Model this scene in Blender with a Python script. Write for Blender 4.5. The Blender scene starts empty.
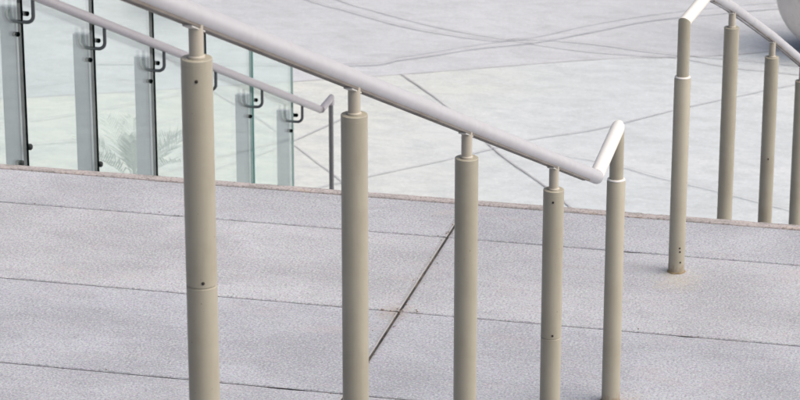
import bpy, bmesh, math, random
from mathutils import Vector, Matrix, noise
R = math.radians
PI = math.pi
sc = bpy.context.scene
COL = sc.collection
random.seed(7)

# ------------------------------------------------------------------ materials
def newmat(name):
    m = bpy.data.materials.new(name); m.use_nodes = True
    nt = m.node_tree
    return m, nt, nt.nodes['Principled BSDF']

def N(nt, t, **kw):
    n = nt.nodes.new(t)
    for k, v in kw.items():
        if k in n.inputs: n.inputs[k].default_value = v
        else: setattr(n, k, v)
    return n

def ramp(nt, src, stops):
    r = nt.nodes.new('ShaderNodeValToRGB')
    e = r.color_ramp.elements
    while len(e) < len(stops): e.new(0.5)
    for i, (p, c) in enumerate(stops):
        e[i].position = p; e[i].color = (*c, 1) if len(c) == 3 else c
    nt.links.new(src, r.inputs[0])
    return r

def mixc(nt, a, b, fac, mode='MIX'):
    n = nt.nodes.new('ShaderNodeMix'); n.data_type = 'RGBA'; n.blend_type = mode
    def put(v, sock):
        if isinstance(v, (tuple, list)): sock.default_value = (*v, 1)
        elif isinstance(v, (int, float)): sock.default_value = v
        else: nt.links.new(v, sock)
    put(fac, n.inputs[0]); put(a, n.inputs[6]); put(b, n.inputs[7])
    return n.outputs[2]

def coords(nt):
    return nt.nodes.new('ShaderNodeNewGeometry').outputs['Position']

def noisen(nt, vec, scale, detail=4, rough=0.6, dist=0.0):
    n = N(nt, 'ShaderNodeTexNoise', Scale=scale, Detail=detail, Roughness=rough, Distortion=dist)
    nt.links.new(vec, n.inputs['Vector'])
    return n.outputs['Fac']

def scaled(nt, vec, s):
    m = N(nt, 'ShaderNodeMapping'); m.inputs['Scale'].default_value = s
    nt.links.new(vec, m.inputs['Vector']); return m.outputs[0]

def bump(nt, b, h, strength, dist):
    n = N(nt, 'ShaderNodeBump', Strength=strength, Distance=dist)
    nt.links.new(h, n.inputs['Height']); nt.links.new(n.outputs[0], b.inputs['Normal'])

def mat_painted(name, base, dirt, rough=.42, spec=.4, streaks=.35):
    m, nt, b = newmat(name)
    v = coords(nt)
    f1 = noisen(nt, v, 9, 5, .65)
    f2 = noisen(nt, scaled(nt, v, (22, 22, 5)), 1.0, 4, .6)
    c = mixc(nt, base, dirt, ramp(nt, f1, [(.45, (0, 0, 0)), (.75, (.55, .55, .55))]).outputs[0])
    c = mixc(nt, c, tuple(x*.8 for x in dirt), ramp(nt, f2, [(.5, (0, 0, 0)), (.8, (streaks,)*3)]).outputs[0])
    if streaks:
        chip = noisen(nt, v, 130, 2, .5)
        c = mixc(nt, c, (.12, .09, .06), ramp(nt, chip, [(.745, (0, 0, 0)), (.77, (.7, .7, .7))]).outputs[0])
        dust = noisen(nt, scaled(nt, v, (8, 8, 1.2)), 1.0, 5, .7)
        c = mixc(nt, c, tuple(min(1, x*1.22) for x in base), ramp(nt, dust, [(.52, (0, 0, 0)), (.72, (.5, .5, .5))]).outputs[0])
    nt.links.new(c, b.inputs['Base Color'])
    rr = ramp(nt, f1, [(.3, (rough-.08,)*3), (.7, (rough+.12,)*3)])
    nt.links.new(rr.outputs[0], b.inputs['Roughness'])
    b.inputs['Specular IOR Level'].default_value = spec
    return m

M = {}
M['post'] = mat_painted('post_paint', (.345, .322, .255), (.275, .245, .18))
# post paint with rust near the landing
def rusty(name, centres):
    m, nt, b = newmat(name)
    v = coords(nt)
    f1 = noisen(nt, v, 9, 5, .65)
    c = mixc(nt, (.345, .322, .255), (.275, .245, .18), ramp(nt, f1, [(.45, (0, 0, 0)), (.75, (.5, .5, .5))]).outputs[0])
    sep = N(nt, 'ShaderNodeSeparateXYZ'); nt.links.new(v, sep.inputs[0])
    h = N(nt, 'ShaderNodeMath', operation='MULTIPLY'); nt.links.new(sep.outputs[2], h.inputs[0]); h.inputs[1].default_value = -6.5
    nz = noisen(nt, scaled(nt, v, (40, 40, 14)), 1.0, 5, .7)
    a = N(nt, 'ShaderNodeMath', operation='ADD'); nt.links.new(h.outputs[0], a.inputs[0]); nt.links.new(nz, a.inputs[1])
    a2 = ramp(nt, a.outputs[0], [(.30, (0, 0, 0)), (.62, (.85, .85, .85))])
    c = mixc(nt, c, (.17, .085, .03), a2.outputs[0])
    nt.links.new(c, b.inputs['Base Color']); b.inputs['Roughness'].default_value = .5
    bump(nt, b, nz, .2, .001)
    return m
M['rusty'] = rusty('post_paint_rusty_foot', None)
M['rail'] = mat_painted('rail_paint', (.56, .56, .585), (.49, .48, .49), rough=.38, spec=.5, streaks=0)
M['rail'].node_tree.nodes['Principled BSDF'].inputs['Metallic'].default_value = .45
M['cap'] = mat_painted('sky_whitened_paint', (.66, .645, .61), (.58, .55, .50), rough=.38, spec=.5, streaks=0)  # paint whitened: sky reflection on upward faces put into the colour
M['neck'] = mat_painted('neck_paint', (.42, .39, .325), (.36, .32, .26), rough=.35)
M['channel'] = mat_painted('rail_channel_paint', (.17, .15, .13), (.10, .08, .06), rough=.45)
def flat(name, base, rough, metal=0.0):
    m, nt, b = newmat(name)
    v = coords(nt)
    c = mixc(nt, base, tuple(x*.7 for x in base), noisen(nt, v, 60, 3))
    nt.links.new(c, b.inputs['Base Color'])
    b.inputs['Roughness'].default_value = rough; b.inputs['Metallic'].default_value = metal
    return m
M['dark'] = flat('dark_screw_metal', (.03, .025, .02), .5, .3)
M['bracket'] = flat('dark_steel', (.12, .13, .14), .35, .7)
M['steel'] = flat('brushed_steel', (.50, .475, .50), .32, .6)
M['steel_dark'] = flat('weathered_steel', (.22, .22, .23), .4, .7)
M['seal'] = flat('black_seal', (.001, .003, .003), .9)
M['seal'].node_tree.nodes['Principled BSDF'].inputs['Specular IOR Level'].default_value = 0
M['gasket'] = flat('glass_edge_dark', (.003, .008, .009), .7)
M['gasket_green'] = flat('glass_edge_green', (.05, .22, .19), .2)
M['pillar'] = mat_painted('pillar_paint', (.34, .34, .385), (.31, .31, .35))

def mat_glass():
    m = bpy.data.materials.new('balustrade_glass'); m.use_nodes = True
    nt = m.node_tree; nt.nodes.clear()
    o = nt.nodes.new('ShaderNodeOutputMaterial')
    tr = N(nt, 'ShaderNodeBsdfTransparent'); tr.inputs[0].default_value = (.955, .99, .98, 1)
    gl = N(nt, 'ShaderNodeBsdfGlossy'); gl.inputs[0].default_value = (.95, 1, .98, 1); gl.inputs['Roughness'].default_value = .015
    df = N(nt, 'ShaderNodeBsdfDiffuse'); df.inputs[0].default_value = (.72, .82, .80, 1)
    v = coords(nt)
    dust = ramp(nt, noisen(nt, v, 3.0, 6, .65), [(.3, (.02, .02, .02)), (.75, (.08, .08, .08))])
    mx1 = N(nt, 'ShaderNodeMixShader'); nt.links.new(dust.outputs[0], mx1.inputs[0])
    nt.links.new(tr.outputs[0], mx1.inputs[1]); nt.links.new(df.outputs[0], mx1.inputs[2])
    lw = N(nt, 'ShaderNodeLayerWeight', Blend=.5)
    pw = N(nt, 'ShaderNodeMath', operation='POWER'); nt.links.new(lw.outputs['Facing'], pw.inputs[0]); pw.inputs[1].default_value = 5
    fr = N(nt, 'ShaderNodeMath', operation='MULTIPLY_ADD'); nt.links.new(pw.outputs[0], fr.inputs[0]); fr.inputs[1].default_value = .9; fr.inputs[2].default_value = .04
    mx2 = N(nt, 'ShaderNodeMixShader'); nt.links.new(fr.outputs[0], mx2.inputs[0])
    nt.links.new(mx1.outputs[0], mx2.inputs[1]); nt.links.new(gl.outputs[0], mx2.inputs[2])
    nt.links.new(mx2.outputs[0], o.inputs[0])
    return m
M['glass'] = mat_glass()

def mat_granite(name, tint=(.355, .368, .398), stains=True):
    m, nt, b = newmat(name)
    v = coords(nt)
    big = noisen(nt, scaled(nt, v, (1, 1.5, 1)), 1.6, 6, .62, .4)
    mid = noisen(nt, scaled(nt, v, (1, 2.0, 1)), 7, 6, .68, .3)
    fine = noisen(nt, v, 120, 4, .8)
    vo = N(nt, 'ShaderNodeTexVoronoi', Scale=230.0); nt.links.new(v, vo.inputs['Vector'])
    t = tint
    c = mixc(nt, tuple(x*.86 for x in t), tuple(min(1, x*1.14) for x in t), ramp(nt, big, [(.36, (0, 0, 0)), (.64, (1, 1, 1))]).outputs[0])
    c = mixc(nt, c, tuple(x*.74 for x in t), ramp(nt, mid, [(.50, (0, 0, 0)), (.78, (.75, .75, .75))]).outputs[0])
    c = mixc(nt, c, (.60, .59, .60), ramp(nt, fine, [(.52, (0, 0, 0)), (.66, (.75, .75, .75))]).outputs[0])
    c = mixc(nt, c, (.18, .175, .20), ramp(nt, fine, [(.35, (.95, .95, .95)), (.485, (0, 0, 0))]).outputs[0])
    sv = N(nt, 'ShaderNodeSeparateColor'); nt.links.new(vo.outputs['Color'], sv.inputs[0])
    c = mixc(nt, c, (.12, .12, .13), ramp(nt, sv.outputs[0], [(.0, (.0, .0, .0)), (.86, (0, 0, 0)), (.95, (.30, .30, .30))]).outputs[0])
    # coloured grains of the stone
    g2 = N(nt, 'ShaderNodeTexNoise', Scale=115.0, Detail=2, Roughness=.6); nt.links.new(v, g2.inputs['Vector'])
    c = mixc(nt, c, g2.outputs['Color'], .22, 'OVERLAY')
    # each slab slightly different
    isl = nt.nodes.new('ShaderNodeNewGeometry')
    rs = ramp(nt, isl.outputs['Random Per Island'], [(0, (.90, .91, .93)), (1, (1.03, 1.02, 1.0))])
    c = mixc(nt, c, rs.outputs[0], 1.0, 'MULTIPLY')
    if stains:
        blotch = noisen(nt, v, 22, 6, .75)
        pink = noisen(nt, scaled(nt, v, (1, 2.5, 1)), 3.1, 5, .6, .8)
        c = mixc(nt, c, (.42, .355, .345), ramp(nt, pink, [(.56, (0, 0, 0)), (.74, (.28, .28, .28))]).outputs[0])
        # rust washed out of the post foot onto the stone
        for (cx, cy, rad, col, amt) in ((-1.285, 9.93, .13, (.40, .36, .26), .45), (-1.30, 8.74, .12, (.36, .28, .19), .4), (-2.215, 9.38, .10, (.30, .24, .18), .6)):
            mp = N(nt, 'ShaderNodeMapping'); mp.inputs['Location'].default_value = (-cx, -cy*.75, 0)
            mp.inputs['Scale'].default_value = (1, .75, 1); nt.links.new(v, mp.inputs[0])
            ln = N(nt, 'ShaderNodeVectorMath', operation='LENGTH'); nt.links.new(mp.outputs[0], ln.inputs[0])
            ad = N(nt, 'ShaderNodeMath', operation='MULTIPLY_ADD'); nt.links.new(blotch, ad.inputs[0]); ad.inputs[1].default_value = rad*2.2
            nt.links.new(ln.outputs['Value'], ad.inputs[2])
            rr = ramp(nt, ad.outputs[0], [(rad*1.05, (amt,)*3), (rad*1.9, (0, 0, 0))])
            c = mixc(nt, c, col, rr.outputs[0])
        # grime along the long cross joint
        sx = N(nt, 'ShaderNodeSeparateXYZ'); nt.links.new(v, sx.inputs[0])
        a1 = N(nt, 'ShaderNodeMath', operation='ADD'); nt.links.new(sx.outputs[0], a1.inputs[0]); a1.inputs[1].default_value = 2.205
        a2 = N(nt, 'ShaderNodeMath', operation='ABSOLUTE'); nt.links.new(a1.outputs[0], a2.inputs[0])
        a3 = N(nt, 'ShaderNodeMath', operation='MULTIPLY_ADD'); nt.links.new(blotch, a3.inputs[0]); a3.inputs[1].default_value = .045; nt.links.new(a2.outputs[0], a3.inputs[2])
        c = mixc(nt, c, (.24, .235, .24), ramp(nt, a3.outputs[0], [(.030, (.8, .8, .8)), (.043, (0, 0, 0))]).outputs[0])
    nt.links.new(c, b.inputs['Base Color'])
    b.inputs['Roughness'].default_value = .72
    b.inputs['Specular IOR Level'].default_value = .3
    bump(nt, b, fine, .35, .002)
    return m
M['granite'] = mat_granite('granite_slab')
M['tread'] = mat_granite('granite_tread', stains=False)

def mat_nosing():
    m, nt, b = newmat('nosing_stone')
    v = coords(nt)
    a = noisen(nt, scaled(nt, v, (1, 3, 3)), 6, 6, .7)
    f = noisen(nt, v, 110, 3, .7)
    c = ramp(nt, a, [(.28, (.16, .15, .14)), (.44, (.31, .29, .28)), (.57, (.40, .36, .355)), (.72, (.36, .30, .23))]).outputs[0]
    c = mixc(nt, c, (.10, .085, .075), ramp(nt, f, [(.35, (.7, .7, .7)), (.5, (0, 0, 0))]).outputs[0])
    nt.links.new(c, b.inputs['Base Color']); b.inputs['Roughness'].default_value = .85
    bump(nt, b, f, .6, .004)
    return m
M['nosing'] = mat_nosing()

def mat_grout():
    m, nt, b = newmat('joint_dirt')
    v = coords(nt)
    a = noisen(nt, v, 12, 6, .7)
    c = ramp(nt, a, [(.35, (.035, .033, .033)), (.55, (.075, .07, .066)), (.70, (.17, .145, .12))]).outputs[0]
    nt.links.new(c, b.inputs['Base Color']); b.inputs['Roughness'].default_value = .95
    bump(nt, b, noisen(nt, v, 150, 3), .6, .003)
    return m
M['grout'] = mat_grout()
def mat_plaza(name, a, b_, scale=.5, warm=None):
    m, nt, b = newmat(name)
    v = coords(nt)
    big = noisen(nt, scaled(nt, v, (1, 1.3, 1)), scale, 6, .6, .6)
    mid = noisen(nt, scaled(nt, v, (1, 1.8, 1)), 3.2, 7, .66, .5)
    fine = noisen(nt, v, 38, 4, .7)
    c = mixc(nt, a, b_, ramp(nt, big, [(.38, (0, 0, 0)), (.62, (1, 1, 1))]).outputs[0])
    if warm:
        sx = N(nt, 'ShaderNodeSeparateXYZ'); nt.links.new(v, sx.inputs[0])
        mr = N(nt, 'ShaderNodeMapRange'); mr.inputs['From Min'].default_value = -5.5; mr.inputs['From Max'].default_value = -1.5
        nt.links.new(sx.outputs[0], mr.inputs['Value'])
        ad = N(nt, 'ShaderNodeMath', operation='MULTIPLY_ADD'); nt.links.new(big, ad.inputs[0]); ad.inputs[1].default_value = .8; nt.links.new(mr.outputs[0], ad.inputs[2])
        c = mixc(nt, warm, c, ramp(nt, ad.outputs[0], [(.35, (0, 0, 0)), (.95, (1, 1, 1))]).outputs[0])
    c = mixc(nt, c, tuple(x*.80 for x in a), ramp(nt, mid, [(.42, (0, 0, 0)), (.70, (.8, .8, .8))]).outputs[0])
    blot = noisen(nt, scaled(nt, v, (1, 1.5, 1)), 9, 5, .7, .5)
    c = mixc(nt, c, tuple(min(1, x*1.12) for x in a), ramp(nt, blot, [(.50, (0, 0, 0)), (.68, (.5, .5, .5))]).outputs[0])
    c = mixc(nt, c, tuple(x*.88 for x in a), ramp(nt, blot, [(.32, (.5, .5, .5)), (.48, (0, 0, 0))]).outputs[0])
    c = mixc(nt, c, (.78, .78, .78), ramp(nt, fine, [(.55, (0, 0, 0)), (.75, (.4, .4, .4))]).outputs[0])
    c = mixc(nt, c, tuple(x*.62 for x in a), ramp(nt, fine, [(.28, (.5, .5, .5)), (.42, (0, 0, 0))]).outputs[0])
    nt.links.new(c, b.inputs['Base Color'])
    rr = ramp(nt, mid, [(.3, (.42,)*3), (.7, (.6,)*3)]); nt.links.new(rr.outputs[0], b.inputs['Roughness'])
    bump(nt, b, fine, .15, .002)
    return m
M['plaza'] = mat_plaza('plaza_concrete', (.43, .445, .465), (.49, .505, .525))
M['plaza_pale'] = mat_plaza('pale_plaza_concrete', (.46, .495, .51), (.515, .54, .555), .5, (.55, .56, .50))
def mat_seam(name, a, b_):
    m, nt, b = newmat(name)
    v = coords(nt)
    c = mixc(nt, a, b_, ramp(nt, noisen(nt, v, 2.5, 6, .7), [(.4, (0, 0, 0)), (.65, (1, 1, 1))]).outputs[0])
    nt.links.new(c, b.inputs['Base Color']); b.inputs['Roughness'].default_value = .8
    return m
M['seam'] = mat_seam('seam_sealant', (.36, .36, .38), (.44, .445, .46))
M['seam_dark'] = mat_seam('dark_seam_sealant', (.29, .285, .30), (.42, .42, .44))
M['leaf'] = flat('palm_leaf', (.38, .43, .40), .5)  # leaves paled to the faintness of a reflection in the glass
M['stem'] = flat('palm_stem', (.16, .13, .09), .8)
M['ball'] = mat_plaza('ball_concrete', (.70, .65, .60), (.74, .69, .65), 1.2)
M['sealant'] = mat_seam('foot_sealant', (.26, .20, .11), (.12, .09, .055))
M['crumb'] = flat('crumbs', (.20, .15, .11), .9)

# ------------------------------------------------------------------ helpers
def link(name, bm, mats, parent=None, smooth=True, autos=None):
    me = bpy.data.meshes.new(name); bm.normal_update(); bm.to_mesh(me); bm.free()
    if not isinstance(mats, (list, tuple)): mats = [mats]
    for mm in mats: me.materials.append(mm)
    o = bpy.data.objects.new(name, me); COL.objects.link(o)
    if smooth:
        for p in me.polygons: p.use_smooth = True
        me.set_sharp_from_angle(angle=R(autos or 40))
    if parent:
        o.parent = parent
        o.matrix_parent_inverse = Matrix.Identity(4)
        o.location = o.location - parent_loc(parent)
    return o

def parent_loc(p):
    l = Vector((0, 0, 0))
    while p: l += p.location; p = p.parent
    return l

def thing(name, loc, label, cat, group=None):
    o = bpy.data.objects.new(name, None); COL.objects.link(o)
    o.location = loc; o.empty_display_size = .2
    o['label'] = label; o['category'] = cat
    if group: o['group'] = group
    return o

def lathe(bm, prof, centre, seg=40, axis=None, mat=0):
    """prof: (radius, distance along the axis) from centre, open or closed with radius 0"""
    c = Vector(centre)
    q = Vector((0, 0, 1)).rotation_difference(Vector(axis)) if axis is not None else None
    rings = []
    for r, h in prof:
        if r < 1e-6:
            p = Vector((0, 0, h)); p = q @ p if q else p
            rings.append([bm.verts.new(c + p)]); continue
        ring = []
        for k in range(seg):
            a = 2*PI*k/seg
            p = Vector((r*math.cos(a), r*math.sin(a), h)); p = q @ p if q else p
            ring.append(bm.verts.new(c + p))
        rings.append(ring)
    for A, B in zip(rings, rings[1:]):
        for k in range(seg):
            k2 = (k+1) % seg
            if len(A) == 1 and len(B) == 1: continue
            if len(A) == 1: f = bm.faces.new((A[0], B[k], B[k2]))
            elif len(B) == 1: f = bm.faces.new((A[k], A[k2], B[0]))
            else: f = bm.faces.new((A[k], A[k2], B[k2], B[k]))
            f.material_index = mat
    return rings

def tube(bm, pts, rad, seg=32, cap=True, mat=0, round_end=0):
    """mitred tube through pts"""
    pts = [Vector(p) for p in pts]
    n = len(pts)
    t0 = (pts[1]-pts[0]).normalized()
    up = Vector((0, 0, 1)) if abs(t0.z) < .95 else Vector((1, 0, 0))
    s = t0.cross(up).normalized(); u = s.cross(t0).normalized()
    base = [(pts[0] + s*rad*math.cos(2*PI*k/seg) + u*rad*math.sin(2*PI*k/seg)) for k in range(seg)]
    rings = [[bm.verts.new(p) for p in base]]
    cur = base
    for i in range(1, n):
        d = (pts[i]-pts[i-1]).normalized()
        if i < n-1:
            nrm = (d + (pts[i+1]-pts[i]).normalized()).normalized()
        else: nrm = d
        nxt = []
        for p in cur:
            t = (pts[i]-p).dot(nrm)/d.dot(nrm); nxt.append(p + d*t)
        rings.append([bm.verts.new(p) for p in nxt]); cur = nxt
    for A, B in zip(rings, rings[1:]):
        for k in range(seg):
            f = bm.faces.new((A[k], A[(k+1) % seg], B[(k+1) % seg], B[k])); f.material_index = mat
    if cap:
        bm.faces.new(rings[0][::-1]).material_index = mat; bm.faces.new(rings[-1]).material_index = mat
    return rings

def box(bm, x0, x1, y0, y1, z0, z1, mat=0, bev=0):
    vs = [bm.verts.new(p) for p in ((x0, y0, z0), (x1, y0, z0), (x1, y1, z0), (x0, y1, z0), (x0, y0, z1), (x1, y0, z1), (x1, y1, z1), (x0, y1, z1))]
    fs = [bm.faces.new([vs[i] for i in q]) for q in ((3, 2, 1, 0), (4, 5, 6, 7), (0, 1, 5, 4), (1, 2, 6, 5), (2, 3, 7, 6), (3, 0, 4, 7))]
    for f in fs: f.material_index = mat
    if bev:
        es = {e for f in fs for e in f.edges}
        r = bmesh.ops.bevel(bm, geom=list(es), offset=bev, segments=2, affect='EDGES', profile=.6)
        for f in r['faces']: f.material_index = mat
    return fs

# ------------------------------------------------------------------ setting
RIS = .15
Y0, T1 = 7.80, .36          # upper flight: first riser of it, tread depth
YE, T2 = 10.64, .365        # landing edge, lower flight
ZP = -2.55
XL, XR = -4.78, 5.0
ROWS = [7.80, 8.62, 9.39, 10.19, 10.578]
COLS = [XL, -2.205, .62, 3.4, XR]

def slab(bm, x0, x1, y0, y1, z, gap_y=.0046, gap_x=.0042, th=.05, ch=.0035):
    """slab with worn, slightly chipped edges"""
    def rim(inset, zz, amp):
        pts = []
        def side(ax, ay, bx, by):
            L = math.hypot(bx-ax, by-ay); n = max(2, int(L/.022))
            nx, ny = -(by-ay)/L, (bx-ax)/L
            for k in range(n):
                t = k/n
                px, py = ax+(bx-ax)*t, ay+(by-ay)*t
                j = 0
                if k:
                    j = amp*(.0012*noise.noise((px*31, py*31, z)) + .0010*noise.noise((px*110, py*110, 5)))
                    c = noise.noise((px*9.7+3, py*9.7, 1.7))
                    if c > .33: j += amp*(c-.33)*.018
                    j = max(j, -.0015)
                pts.append((px+nx*(inset+j), py+ny*(inset+j), zz))
        X0, X1, Y_0, Y_1 = x0+gap_x, x1-gap_x, y0+gap_y, y1-gap_y
        side(X0, Y_0, X1, Y_0); side(X1, Y_0, X1, Y_1); side(X1, Y_1, X0, Y_1); side(X0, Y_1, X0, Y_0)
        return [bm.verts.new(p) for p in pts]
    low = rim(0, z-th, 0); mid = rim(0, z-ch, .5); top = rim(ch, z, 1.0)
    n = len(low)
    for A, B in ((low, mid), (mid, top)):
        for k in range(n):
            f = bm.faces.new((A[k], A[(k+1) % n], B[(k+1) % n], B[k])); f.material_index = 1 if A is low else 0
    bm.faces.new(top)

bm = bmesh.new()
for i in range(len(ROWS)-1):
    for j in range(len(COLS)-1):
        slab(bm, COLS[j], COLS[j+1], ROWS[i], ROWS[i+1], 0.0)
pav = link('landing_paving', bm, [M['granite'], M['grout']], smooth=False); pav['kind'] = 'structure'
bm = bmesh.new()
box(bm, XL+.003, XR-.003, Y0+.003, YE-.02, ZP-.05, -.0095)
o = link('landing_base', bm, M['grout'], smooth=False); o['kind'] = 'structure'
# rough nosing strip along the landing edge
bm = bmesh.new()
n = 640
prev = None
for k in range(n+1):
    x = XL+(XR-XL)*k/n
    j = .0035*noise.noise((x*6, 1, 0))+.003*noise.noise((x*28, 2, 0))
    c = noise.noise((x*4.3, 7, 7)); dz = -.004*max(0, c)*abs(noise.noise((x*40, 3, 1)))*3
    a = 10.583+.0015*noise.noise((x*35, 4, 0)); b = YE+j
    cur = [bm.verts.new(p) for p in ((x, a, -.04), (x, a, -.003), (x, a+.004, .002+dz), (x, b-.012, .002+dz), (x, b-.003, -.003+dz), (x, b, -.012), (x, b-.001, -.045), (x, b-.012, -.048))]
    if prev:
        for q in range(len(cur)-1): bm.faces.new((prev[q], prev[q+1], cur[q+1], cur[q]))
    prev = cur
bmesh.ops.recalc_face_normals(bm, faces=bm.faces)
o = link('landing_nosing', bm, M['nosing'], autos=60); o['kind'] = 'structure'

# flights: one block per tread
def flight(name, y0, t, n, sgn, zb):
    bm = bmesh.new()
    for k in range(n):
        if sgn > 0:   # rising towards -Y
            a, b, z = y0-t*(k+1), y0-t*k, RIS*(k+1)
            box(bm, XL+.01, XR-.01, a+.001, b-.016, zb, z-.042)
            box(bm, XL, XR, a, b-.001, z-.04, z, bev=.004)
        else:
            a, b, z = y0+t*k, y0+t*(k+1), -RIS*(k+1)
            box(bm, XL+.01, XR-.01, a+.001, b-.016, zb, z-.042)
            box(bm, XL, XR, a+.001, b, z-.04, z, bev=.004)
    o = link(name, bm, M['tread'], smooth=False); o['kind'] = 'structure'
flight('upper_stairs', Y0, T1, 14, 1, -.3)
flight('lower_stairs', YE, T2, 16, -1, ZP-.05)
bm = bmesh.new()
box(bm, XL, XR, -4, Y0-T1*14-.002, ZP, RIS*14+.15-.15)
o = link('upper_landing', bm, M['tread'], smooth=False); o['kind'] = 'structure'

# plaza
bm = bmesh.new()
g = 900
vs = [bm.verts.new(p) for p in ((-g, -g, ZP), (g, -g, ZP), (g, g, ZP), (-g, g, ZP))]; bm.faces.new(vs)
o = link('plaza_ground', bm, M['plaza'], smooth=False); o['kind'] = 'structure'

def smooth_line(pts, step=.08):
    P = [Vector((x, y, 0)) for x, y in pts]
    P = [P[0]*2-P[1]] + P + [P[-1]*2-P[-2]]
    out = []
    for i in range(1, len(P)-2):
        a, b, c, d = P[i-1:i+3]
        n = max(2, int((c-b).length/step))
        for k in range(n):
            t = k/n
            out.append(.5*((2*b)+(c-a)*t+(2*a-5*b+4*c-d)*t*t+(3*b-a-3*c+d)*t**3))
    out.append(P[-2]); return out

L1 = [(-10.5, 17.9), (-8.0, 19.0), (-6.4, 19.72), (-4.98, 20.406), (-4.251, 20.794), (-3.399, 21.242), (-2.882, 21.42), (-2.366, 21.625), (-1.93, 21.898), (-1.0, 22.4), (2, 24), (6, 25.5)]
line = smooth_line(L1, .3)
bm = bmesh.new()
prev = None
for p in line:
    cur = [bm.verts.new((p.x, 10.9 if False else p.y-14, ZP+.004)), bm.verts.new((p.x, p.y, ZP+.004))]
    if prev: bm.faces.new((prev[0], cur[0], cur[1], prev[1]))
    prev = cur
o = link('pale_paving', bm, M['plaza_pale'], smooth=False); o['kind'] = 'structure'

def seam(name, pts, w, mat, lift=.008):
    P = smooth_line(pts); bm = bmesh.new(); prev = None
    for i, p in enumerate(P):
        d = (P[min(i+1, len(P)-1)]-P[max(i-1, 0)]).normalized(); nn = Vector((-d.y, d.x, 0))
        ww = w*.5*(1+.35*noise.noise((p.x*3, p.y*3, 0))); p = p+nn*.004*noise.noise((p.x*5, p.y*5, 4))
        cur = [bm.verts.new((p.x+nn.x*ww, p.y+nn.y*ww, ZP+lift)), bm.verts.new((p.x-nn.x*ww, p.y-nn.y*ww, ZP+lift))]
        if prev: bm.faces.new((prev[0], prev[1], cur[1], cur[0]))
        prev = cur
    bmesh.ops.recalc_face_normals(bm, faces=bm.faces)
    for f in bm.faces:
        if f.normal.z < 0: f.normal_flip()
    o = link(name, bm, mat, smooth=False); o['kind'] = 'structure'
P1a = [(-7.6, 23.9), (-5.808, 22.478), (-5.476, 22.238), (-4.821, 21.852), (-4.265, 21.641), (-3.622, 21.444), (-3.161, 21.411), (-2.818, 21.407), (-2.372, 21.235), (-1.856, 21.166), (0, 20.8), (3, 20.6)]
P1b = [(-7.8, 23.8), (-6.058, 22.42), (-5.691, 22.187), (-5.165, 21.847), (-4.783, 21.682), (-4.289, 21.562), (-3.99, 21.676), (-3.506, 21.644), (-3.095, 21.539), (-2.657, 21.473), (-1.883, 21.40), (0, 21.1), (3, 20.9)]
P2a = [(-7.2, 20.3), (-5.248, 20.698), (-4.912, 20.944), (-4.67, 21.17), (-4.384, 21.438), (-4.001, 21.732), (-3.636, 22.176), (-3.169, 22.622), (-2.69, 22.954), (-2.228, 23.221), (0, 24.3)]
P2b = [(-7.2, 20.22), (-5.235, 20.635), (-4.897, 20.86), (-4.632, 21.08), (-4.367, 21.32), (-3.947, 21.60), (-3.539, 22.03), (-3.152, 22.44), (-2.671, 22.75), (-2.211, 23.02), (0, 24.1)]
L3 = [(-4.99, 20.42), (-4.757, 20.512), (-4.308, 19.809), (-3.692, 18.781), (-3.231, 18.122), (-2.8, 17.4), (-2.5, 16.6)]
L3 = [(-4.80, 20.50), (-4.308, 19.809), (-3.692, 18.781), (-3.231, 18.122), (-2.6, 17.1)]
L4 = [(-4.9, 17.6), (-4.466, 18.089), (-3.919, 18.682), (-3.547, 19.137), (-3.109, 19.501), (-2.67, 20.043), (-2.074, 20.691), (-1.832, 20.931), (-.5, 22.2)]
L5 = [(-3.50, 18.9), (-3.061, 18.794), (-2.828, 18.70), (-2.55, 18.53), (-2.108, 18.322), (-1.572, 18.036), (0, 17.2)]
G1 = [(-7.2, 21.1), (-6.38, 20.213), (-6.061, 19.756), (-5.507, 19.131), (-4.96, 18.416), (-4.524, 17.819), (-4.2, 17.2)]
G2 = [(-5.8, 17.3), (-5.526, 17.971), (-5.288, 18.407), (-5.007, 19.152), (-4.9, 19.45)]
G3 = [(-9, 18.7), (-7.602, 19.394), (-7.237, 19.69), (-6.758, 19.908)]
G4 = [(-8.2, 18.1), (-7.185, 18.689), (-6.719, 19.093), (-6.27, 19.603)]
G5 = [(-7.6, 17.7), (-6.992, 18.167), (-6.506, 18.467), (-6.081, 18.997)]
seam('plaza_joint', L1, .013, M['seam_dark'], .008)
seam('plaza_joint', P1a, .010, M['seam'], .012)
seam('plaza_joint', P1b, .011, M['seam_dark'], .016)
seam('plaza_joint', P2a, .009, M['seam'], .020)
seam('plaza_joint', P2b, .015, M['seam'], .024)
seam('plaza_joint', L3, .012, M['seam_dark'], .012)
seam('plaza_joint', L4, .010, M['seam'], .016)
seam('plaza_joint', L5, .009, M['seam'], .020)
for k, q in enumerate((G1, G2, G3, G4, G5)): seam('plaza_joint', q, .009, M['seam'], .012+.004*k)

# crumbs of dirt lying on the joints
bm = bmesh.new()
def crumb(x, y, s):
    m = Matrix.Translation((x, y, s*.35)) @ Matrix.Rotation(random.uniform(0, 6), 4, 'Z') @ Matrix.Diagonal((s*random.uniform(.7, 1.6), s, s*.6, 1))
    bmesh.ops.create_icosphere(bm, subdivisions=1, radius=1, matrix=m)
for _ in range(40):
    crumb(-2.205+random.gauss(0, .018), random.uniform(8.8, 10.5), random.uniform(.0015, .0035))
for _ in range(20):
    crumb(-2.205+random.gauss(0, .05), 9.385+random.gauss(0, .02), random.uniform(.0015, .004))
for _ in range(40):
    crumb(random.uniform(-4.3, -.7), random.choice(ROWS[1:4])+random.gauss(0, .010), random.uniform(.0012, .003))
o = link('dirt_crumbs', bm, M['crumb'], smooth=False)
o['kind'] = 'stuff'; o['label'] = 'small brown dirt crumbs lying along the paving joints of the landing'; o['category'] = 'dirt'

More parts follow.
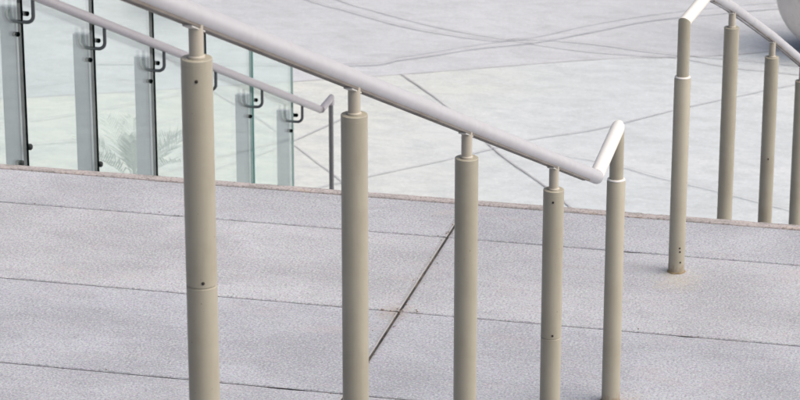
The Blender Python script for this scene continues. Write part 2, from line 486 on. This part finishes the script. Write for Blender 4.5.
# ------------------------------------------------------------------ handrails
PR = .030      # sleeve radius
RR = .0215     # rail radius
def tread_z(y):
    if y <= Y0: return RIS*(int((Y0-y)/T1)+1)
    if y < YE: return 0.0
    k = int((y-YE)/T2)+1
    return max(-RIS*k, ZP)

def screw(root, post, x, y, z, ang):
    """dark screw head on the post surface, ang = direction it faces"""
    d = Vector((math.cos(ang), math.sin(ang), 0))
    bm = bmesh.new()
    lathe(bm, [(0, .0022), (.0014, .0022), (.0032, .0012), (.0037, -.002), (0, -.002)], Vector((x, y, z))+d*PR, 14, d)
    link('screw', bm, M['dark'], post)

def post(root, x, y, top, railz, seam_z=None, matk='post', screws=()):
    z0 = tread_z(y)
    bm = bmesh.new()
    r = PR
    prof = [(r+.001, z0-.03), (r, z0+.004)]
    if seam_z:
        prof += [(r, seam_z-.0022), (r-.0018, seam_z-.001), (r-.0018, seam_z+.001), (r, seam_z+.0022)]
    prof += [(r, top-.0125), (r-.0003, top-.0122), (r-.0003, top-.0117), (r, top-.0114), (r, top-.0010), (r-.001, top), (.012, top)]
    lathe(bm, prof, (x, y, 0), 64)
    p = link('post', bm, M[matk], root, autos=20)
    bm = bmesh.new()
    lathe(bm, [(.0168, top+.0006), (.0165, top+.004), (.0140, top+.006), (.0140, railz-.010)], (x, y, 0), 32)
    link('neck', bm, M['neck'], p)
    for a, z in screws: screw(root, p, x, y, z, a)
    return p

def end_post(root, x, y, top, matk, screws=(), zt=.95, ext=(0, 1, 0)):
    bm = bmesh.new(); r = PR
    lathe(bm, [(r+.001, -.03), (r, .003), (r, top-.0035), (r-.0025, top), (.023, top)], (x, y, 0), 48)
    p = link('end_post', bm, M[matk], root, autos=50)
    bm = bmesh.new()
    lathe(bm, [(r-.001, top+.0004), (r-.0012, top+.0035), (r-.004, top+.006), (.0225, top+.006)], (x, y, 0), 48)
    link('collar', bm, M['cap'], p)
    bm = bmesh.new()
    seg = 48; d = Vector(ext).normalized(); rr = .0225
    mit = (Vector((0, 0, 1))+d).normalized(); c = Vector((x, y, zt))
    lo = []; hi = []
    for k in range(seg):
        q = Vector((x+rr*math.cos(2*PI*k/seg), y+rr*math.sin(2*PI*k/seg), top-.004))
        lo.append(bm.verts.new(q)); t = (c-q).dot(mit)/mit.z; hi.append(bm.verts.new(q+Vector((0, 0, t))))
    for k in range(seg): bm.faces.new((lo[k], lo[(k+1) % seg], hi[(k+1) % seg], hi[k]))
    bm.faces.new(hi)
    link('upper_tube', bm, M['post'], p)
    bm = bmesh.new()
    L = Vector(ext).length
    E = c+Vector(ext); a = []; b = []
    s = d.cross(Vector((0, 0, 1))).normalized(); u = s.cross(d)
    for k in range(seg):
        q = E+s*rr*math.cos(2*PI*k/seg)+u*rr*math.sin(2*PI*k/seg)
        a.append(bm.verts.new(q)); t = (c-q).dot(mit)/d.dot(mit); b.append(bm.verts.new(q+d*t))
    for k in range(seg): bm.faces.new((a[k], a[(k+1) % seg], b[(k+1) % seg], b[k]))
    bm.faces.new(a[::-1]); bm.faces.new(b)
    bmesh.ops.recalc_face_normals(bm, faces=bm.faces)
    link('extension_tube', bm, M['cap'], root)  # whiter than the upper tube: sky sheen painted into the colour
    for a, z in screws: screw(root, p, x, y, z, a)
    bm = bmesh.new()
    prof = []
    lathe(bm, [(r-.001, .006), (r+.0020, .0045), (r+.0040, .0012), (r+.0055, -.004)], (x, y, 0), 48)
    for v_ in bm.verts:
        k = 1+.10*noise.noise(((v_.co.x-x)*60, (v_.co.y-y)*60, 0)) if math.hypot(v_.co.x-x, v_.co.y-y) > r+.0025 else 1
        v_.co.x = x+(v_.co.x-x)*k; v_.co.y = y+(v_.co.y-y)*k
    link('foot_sealant', bm, M['sealant'], p)
    return p

def on(A, B, y):
    t = (y-A[1])/(B[1]-A[1]); return A[0]+(B[0]-A[0])*t, A[2]+(B[2]-A[2])*t

# near handrail: down the upper flight to the landing
near = thing('stair_handrail', (-1.34, 8.76, 0), 'nearest cream tube handrail on five tall round posts, sloping down from upper left', 'handrail', 'tube handrails of the stairs')
NP = [(-1.694, 3.25, None), (-1.565, 5.0, 1.789), (-1.496, 5.935, None), (-1.430, 6.838, None), (-1.3636, 7.74, .628)]
pts = [(-1.565+.0735*(y-5), y, 2.326-.4225*(y-5)) for y in (2.9, 5.0, 5.935, 6.838, 7.74, 8.265)]
def rail_at(y):
    for a, b in zip(pts, pts[1:]):
        if a[1] <= y <= b[1]+1e-6: return on(a, b, y)
def bent_rail(root, pts, py):
    P = [Vector(p) for p in pts]
    Q = [P[0]*2-P[1]]+P+[P[-1]*2-P[-2]]
    C = []
    for i in range(1, len(Q)-2):
        a, b, c, d = Q[i-1:i+3]
        for k in range(8):
            t = k/8
            C.append(.5*((2*b)+(c-a)*t+(2*a-5*b+4*c-d)*t*t+(3*b-a-3*c+d)*t**3))
    C.append(P[-1])
    bm = bmesh.new()
    tube(bm, P if len(P) > 7 else [P[0], P[-1]], RR, 64, cap=False)
    d = (C[-1]-C[-2]).normalized()
    lathe(bm, [(RR, 0), (RR-.0015, .004), (RR-.006, .006), (0, .006)], C[-1], 64, d)
    d0 = (C[0]-C[1]).normalized()
    lathe(bm, [(RR, 0), (RR-.0015, .003), (RR-.005, .0045), (0, .0045)], C[0], 64, d0)
    bmesh.ops.recalc_face_normals(bm, faces=bm.faces)
    rail = link('rail', bm, M['rail'], root)
    def strip(cs, bands, name, m):
        bm = bmesh.new()
        for (a0, a1, h0, h1) in bands:
            prev = None
            for i, c in enumerate(cs):
                dd = (cs[min(i+1, len(cs)-1)]-cs[max(i-1, 0)]).normalized()
                s = dd.cross(Vector((0, 0, 1))).normalized(); u = s.cross(dd)
                cur = [bm.verts.new(c+s*a-u*h) for a, h in ((a0, h0), (a1, h0), (a1, h1), (a0, h1))]
                if prev:
                    for k in range(4): bm.faces.new((prev[k], prev[(k+1) % 4], cur[(k+1) % 4], cur[k]))
                else: bm.faces.new(cur[::-1])
                prev = cur
            bm.faces.new(prev)
        bmesh.ops.recalc_face_normals(bm, faces=bm.faces)
        return link(name, bm, m, rail, smooth=False)
    strip(C[1:-2], ((-.0125, -.0030, .012, RR+.0012), (-.0030, .0030, .012, RR-.0012), (.0030, .0125, .012, RR+.0012)), 'channel', M['channel'])
    for y in py:
        i = min(range(1, len(C)-1), key=lambda k: abs(C[k].y-y))
        dd = (C[i+1]-C[i-1]).normalized(); c = C[i]+dd*((y-C[i].y)/dd.y)
        strip([c-dd*.036, c+dd*.036], ((-.010, .010, RR+.0014, RR+.0050),), 'bracket', M['cap'])
    return rail
bent_rail(near, pts, [p[1] for p in NP])
tops = {5.0: 2.243, 5.935: 1.850, 6.838: 1.462, 7.74: 1.080}
for x, y, sz in NP:
    xx, zz = rail_at(y)
    sw = []
    if y == 5.0: sw = [(R(-75), 2.205), (R(-68), 1.801)]
    if y == 7.74: sw = [(R(-82), 1.050), (R(-72), .640)]
    if y == 5.935: sw = [(R(175), 1.66)]
    post(near, x, y, tops.get(y, zz-.085), zz, sz, 'post', sw)
EX = -1.340
end_post(near, EX, 8.76, .772, 'rusty', (), .945, (.013, -.489, .002))

# far handrail: from the landing down the lower flight
far = thing('stair_handrail', (-1.302, 10.02, 0), 'cream tube handrail at the right edge, its first post rust stained at the foot', 'handrail', 'tube handrails of the stairs')
fp = [(-1.262, 10.40, .965), (-1.240, 11.0, .752), (-1.166, 11.9, .385), (-1.113, 12.8, .018), (-1.05, 13.7, -.35), (-.99, 14.6, -.72), (-.93, 15.5, -1.09), (-.88, 16.3, -1.42)]
pts = fp
bent_rail(far, fp, [p[1] for p in fp[1:-1]])
ftop = {11.0: .672, 11.9: .298, 12.8: -.07}
for x, y, z in fp[1:-1]:
    post(far, x, y, ftop.get(y, z-.085), z, None, 'post', [(R(-78), -.151)] if y == 11.9 else [])
end_post(far, -1.300, 10.02, .749, 'rusty', [(R(-62), .101), (R(-55), .045), (R(-60), .087)], .956, (.036, .385, .008))
# foot of the far handrail
bm = bmesh.new()
tube(bm, [(-.88, 16.29, -1.415), (-.875, 16.75, -1.46), (-.875, 16.75, ZP+.002)], .0225, 32)
link('foot_loop', bm, M['cap'], far)

# ------------------------------------------------------------------ glass balustrade
GX = -4.45
bal = thing('glass_balustrade', (GX, 13.5, ZP), 'clear glass balustrade with thin steel handrail and dark looped brackets at upper left', 'balustrade')
J = [10.70, 11.635, 12.573, 13.471, 14.358, 15.255, 16.125]
RX = -4.385
def bz(y): return .404-(y-11.72)*.4125       # rail centre height
def pane(y0, y1, last=False, first=False):
    g = .004
    bm = bmesh.new()
    top0, top1 = bz(y0)+.225, bz(y1)+.225
    b0, b1 = bz(y0)-.875, bz(y1)-.875
    t = .0075
    ring = [(y0+g, b0), (y1-g, b1), (y1-g, top1), (y0+g, top0)]
    A = [bm.verts.new((GX+t, y, z)) for y, z in ring]; B = [bm.verts.new((GX-t, y, z)) for y, z in ring]
    bm.faces.new(A); bm.faces.new(B[::-1])
    for k in range(4):
        f = bm.faces.new((A[k], B[k], B[(k+1) % 4], A[(k+1) % 4])); f.material_index = 1
        if k == 2: f.material_index = 2
        if k == 1 and y1 > 15: f.material_index = 2
        if k == 3 and y0 > 15: f.material_index = 2
    bmesh.ops.recalc_face_normals(bm, faces=bm.faces)
    return link('glass_pane', bm, [M['glass'], M['gasket'], M['gasket_green']], bal, smooth=False)
for a, b in zip(J, J[1:]): pane(a, b)
# seals in the joints
for y in J[1:-1]:
    bm = bmesh.new()
    w = .0038
    z0, z1 = bz(y)-.87, bz(y)+.22
    box(bm, GX-.0105, GX+.0105, y-w-.003, y+w+.003, z0, z1)
    link('joint_seal', bm, M['seal'] if y < 15 else M['gasket_green'], bal, smooth=False)
# support pillars behind the glass
for y in J[1:]:
    bm = bmesh.new()
    zt = bz(y)-.066
    zb = max(tread_z(y), ZP)
    box(bm, GX-.106, GX-.028, y+.020, y+.055, zb-.03, zt, bev=.003)
    link('pillar', bm, M['pillar'], bal)
# brackets: a rod looping from the rail, under and through the joint, to the pillar behind
for y in J[1:]:
    z = bz(y)
    bm = bmesh.new()
    w, dp, rc = .062, .125, .032
    P = [Vector((GX+w, y, z-.015)), Vector((GX+w, y, z-dp+rc))]
    for k in range(1, 7):
        a = PI/2*k/6
        P.append(Vector((GX+w-rc+rc*math.cos(a), y, z-dp+rc-rc*math.sin(a))))
    for k in range(1, 8):
        a = PI/2*k/7
        P.append(Vector((GX-w+rc-rc*math.sin(a), y, z-dp+rc-rc*math.cos(a))))
    P.append(Vector((GX-w, y, z-.088))); P.append(Vector((GX-w, y+.006, z-.080)))
    P.append(Vector((GX-w, y+.03, z-.079)))
    tube(bm, P, .0085, 16)
    br = link('bracket', bm, M['bracket'], bal)
    for dy, dz in ((.065, -.105), (-.06, -.165)):
        bm = bmesh.new()
        lathe(bm, [(0, .017), (.007, .017), (.011, .013), (.011, -.013), (.007, -.017), (0, -.017)], (GX, y+dy, z+dz), 20, (1, 0, 0))
        link('bolt', bm, M['seal'], br)
    # clamps near the foot of the glass
    for dy, dz in ((.03, -.715), (-.085, -.755)):
        bm = bmesh.new()
        lathe(bm, [(0, .018), (.010, .018), (.0145, .013), (.0145, -.013), (.010, -.018), (0, -.018)], (GX, y+dy, z+dz), 20, (1, 0, 0))
        link('foot_clamp', bm, M['gasket'], bal)
bm = bmesh.new()
tube(bm, [(RX, 10.3, bz(10.3)), (RX, 16.53, bz(16.53))], .023, 40)
lathe(bm, [(.024, 0), (.022, .004), (.016, .006), (0, .006)], (RX, 16.53, bz(16.53)), 40, (0, 1, -.4125))
link('rail', bm, M['steel'], bal)
bm = bmesh.new()
tube(bm, [(RX+.012, 16.52, bz(16.53)+.002), (RX, 16.80, bz(16.53)-.01), (RX, 16.80, bz(16.53)-.05)], .0215, 32)
link('rail_end', bm, M['steel'], bal)
bm = bmesh.new()
lathe(bm, [(.015, ZP+.001), (.015, bz(16.53)-.03)], (RX, 16.80, 0), 24)
lathe(bm, [(.05, ZP+.001), (.05, ZP+.01), (.015, ZP+.012)], (RX, 16.80, 0), 24)
link('end_post', bm, M['steel_dark'], bal)

# ------------------------------------------------------------------ spiky plant, added behind the glass in place of a palm's reflection
pl = thing('spiky_plant', (-5.83, 17.2, ZP), 'low spiky palm like plant with fan leaves, added behind the glass balustrade in place of a palm reflection', 'plant')
bm = bmesh.new()
lathe(bm, [(.06, ZP-.02), (.07, ZP+.04), (.05, ZP+.12), (.02, ZP+.18), (0, ZP+.19)], (-5.83, 17.2, 0), 16)
link('stem', bm, M['stem'], pl)
random.seed(21)
bm = bmesh.new()
def frond(az, el, ln):
    base = Vector((-5.83, 17.2, ZP+.15))
    d = Vector((math.cos(az)*math.cos(el), math.sin(az)*math.cos(el), math.sin(el)))
    side = d.cross(Vector((0, 0, 1))).normalized(); upv = side.cross(d)
    n = 12; mid = []
    for k in range(n+1):
        t = k/n
        mid.append(base+d*ln*t-Vector((0, 0, 1))*ln*.22*t*t)
    for k in range(n):
        w = .006*(1-k/n)+.0015
        a, b = mid[k], mid[k+1]
        bm.faces.new([bm.verts.new(p) for p in (a-side*w, a+side*w, b+side*w*.9, b-side*w*.9)])
        if k > 2:
            for sg in (-1, 1):
                for h in (0, .5):
                    a2 = a.lerp(b, h)
                    L = ln*.32*math.sin(PI*min(1, (k-1)/n*.9+.12))*random.uniform(.85, 1.1)
                    dd = (d*.75+side*sg*.62+upv*random.uniform(-.05, .28)-Vector((0, 0, .10))).normalized()
                    tp = a2+dd*L; wd = d*.0065
                    m1 = a2.lerp(tp, .5)+upv*.008
                    bm.faces.new([bm.verts.new(p) for p in (a2-wd*.6, a2+wd*.6, m1+wd, m1-wd)])
                    bm.faces.new([bm.verts.new(p) for p in (m1-wd, m1+wd, tp)])
for k in range(10):
    frond(2*PI*k/10+random.uniform(-.15, .15), random.uniform(R(28), R(70)), random.uniform(.50, .66))
for k in range(3): frond(random.uniform(0, 6.28), random.uniform(R(65), R(85)), random.uniform(.40, .52))
link('leaves', bm, M['leaf'], pl, smooth=False)

# ------------------------------------------------------------------ big concrete ball on the plaza
bm = bmesh.new()
bmesh.ops.create_uvsphere(bm, u_segments=72, v_segments=48, radius=.48, matrix=Matrix.Translation((-1.66, 21.94, ZP+.475)))
for v in bm.verts:
    if v.co.z < ZP+.006: v.co.z = ZP+.006
o = link('stone_ball', bm, M['ball'])
o['label'] = 'big round pale stone ball standing on the plaza, cut by the upper right corner'; o['category'] = 'stone ball'

# ------------------------------------------------------------------ light
w = bpy.data.worlds.new('World'); sc.world = w; w.use_nodes = True
nt = w.node_tree
bg = nt.nodes['Background']
sky = nt.nodes.new('ShaderNodeTexSky'); sky.sky_type = 'NISHITA'; sky.sun_disc = False
SUN_EL, SUN_AZ = R(52), R(92)       # azimuth measured from +Y towards +X
sky.sun_elevation = SUN_EL; sky.sun_rotation = SUN_AZ
sky.dust_density = 8.0; sky.air_density = .8; sky.ozone_density = 1.0
nt.links.new(sky.outputs[0], bg.inputs[0]); bg.inputs[1].default_value = .11
ld = bpy.data.lights.new('sun', 'SUN'); ld.energy = 2.6; ld.angle = R(95); ld.color = (1, .98, .955)
lo = bpy.data.objects.new('sun', ld); COL.objects.link(lo)
d = Vector((math.sin(SUN_AZ)*math.cos(SUN_EL), math.cos(SUN_AZ)*math.cos(SUN_EL), math.sin(SUN_EL)))
lo.rotation_euler = d.to_track_quat('Z', 'Y').to_euler(); lo.location = (6, 12, 12)

# ------------------------------------------------------------------ camera
cd = bpy.data.cameras.new('camera'); cam = bpy.data.objects.new('camera', cd); COL.objects.link(cam)
cam.location = (0, 0, 3.78)
cam.rotation_euler = (R(90-19.2), 0, R(13.2))
cd.sensor_width = 36; cd.lens = 36*2900/800; cd.clip_end = 3000; cd.clip_start = .1
sc.camera = cam
cd.dof.use_dof = True; cd.dof.focus_distance = 8.2; cd.dof.aperture_fstop = 18
sc.render.engine = 'CYCLES'
sc.cycles.max_bounces = 10; sc.cycles.transparent_max_bounces = 24
sc.view_settings.view_transform = 'Standard'; sc.view_settings.look = 'None'
sc.view_settings.exposure = 0.2; sc.view_settings.gamma = 1
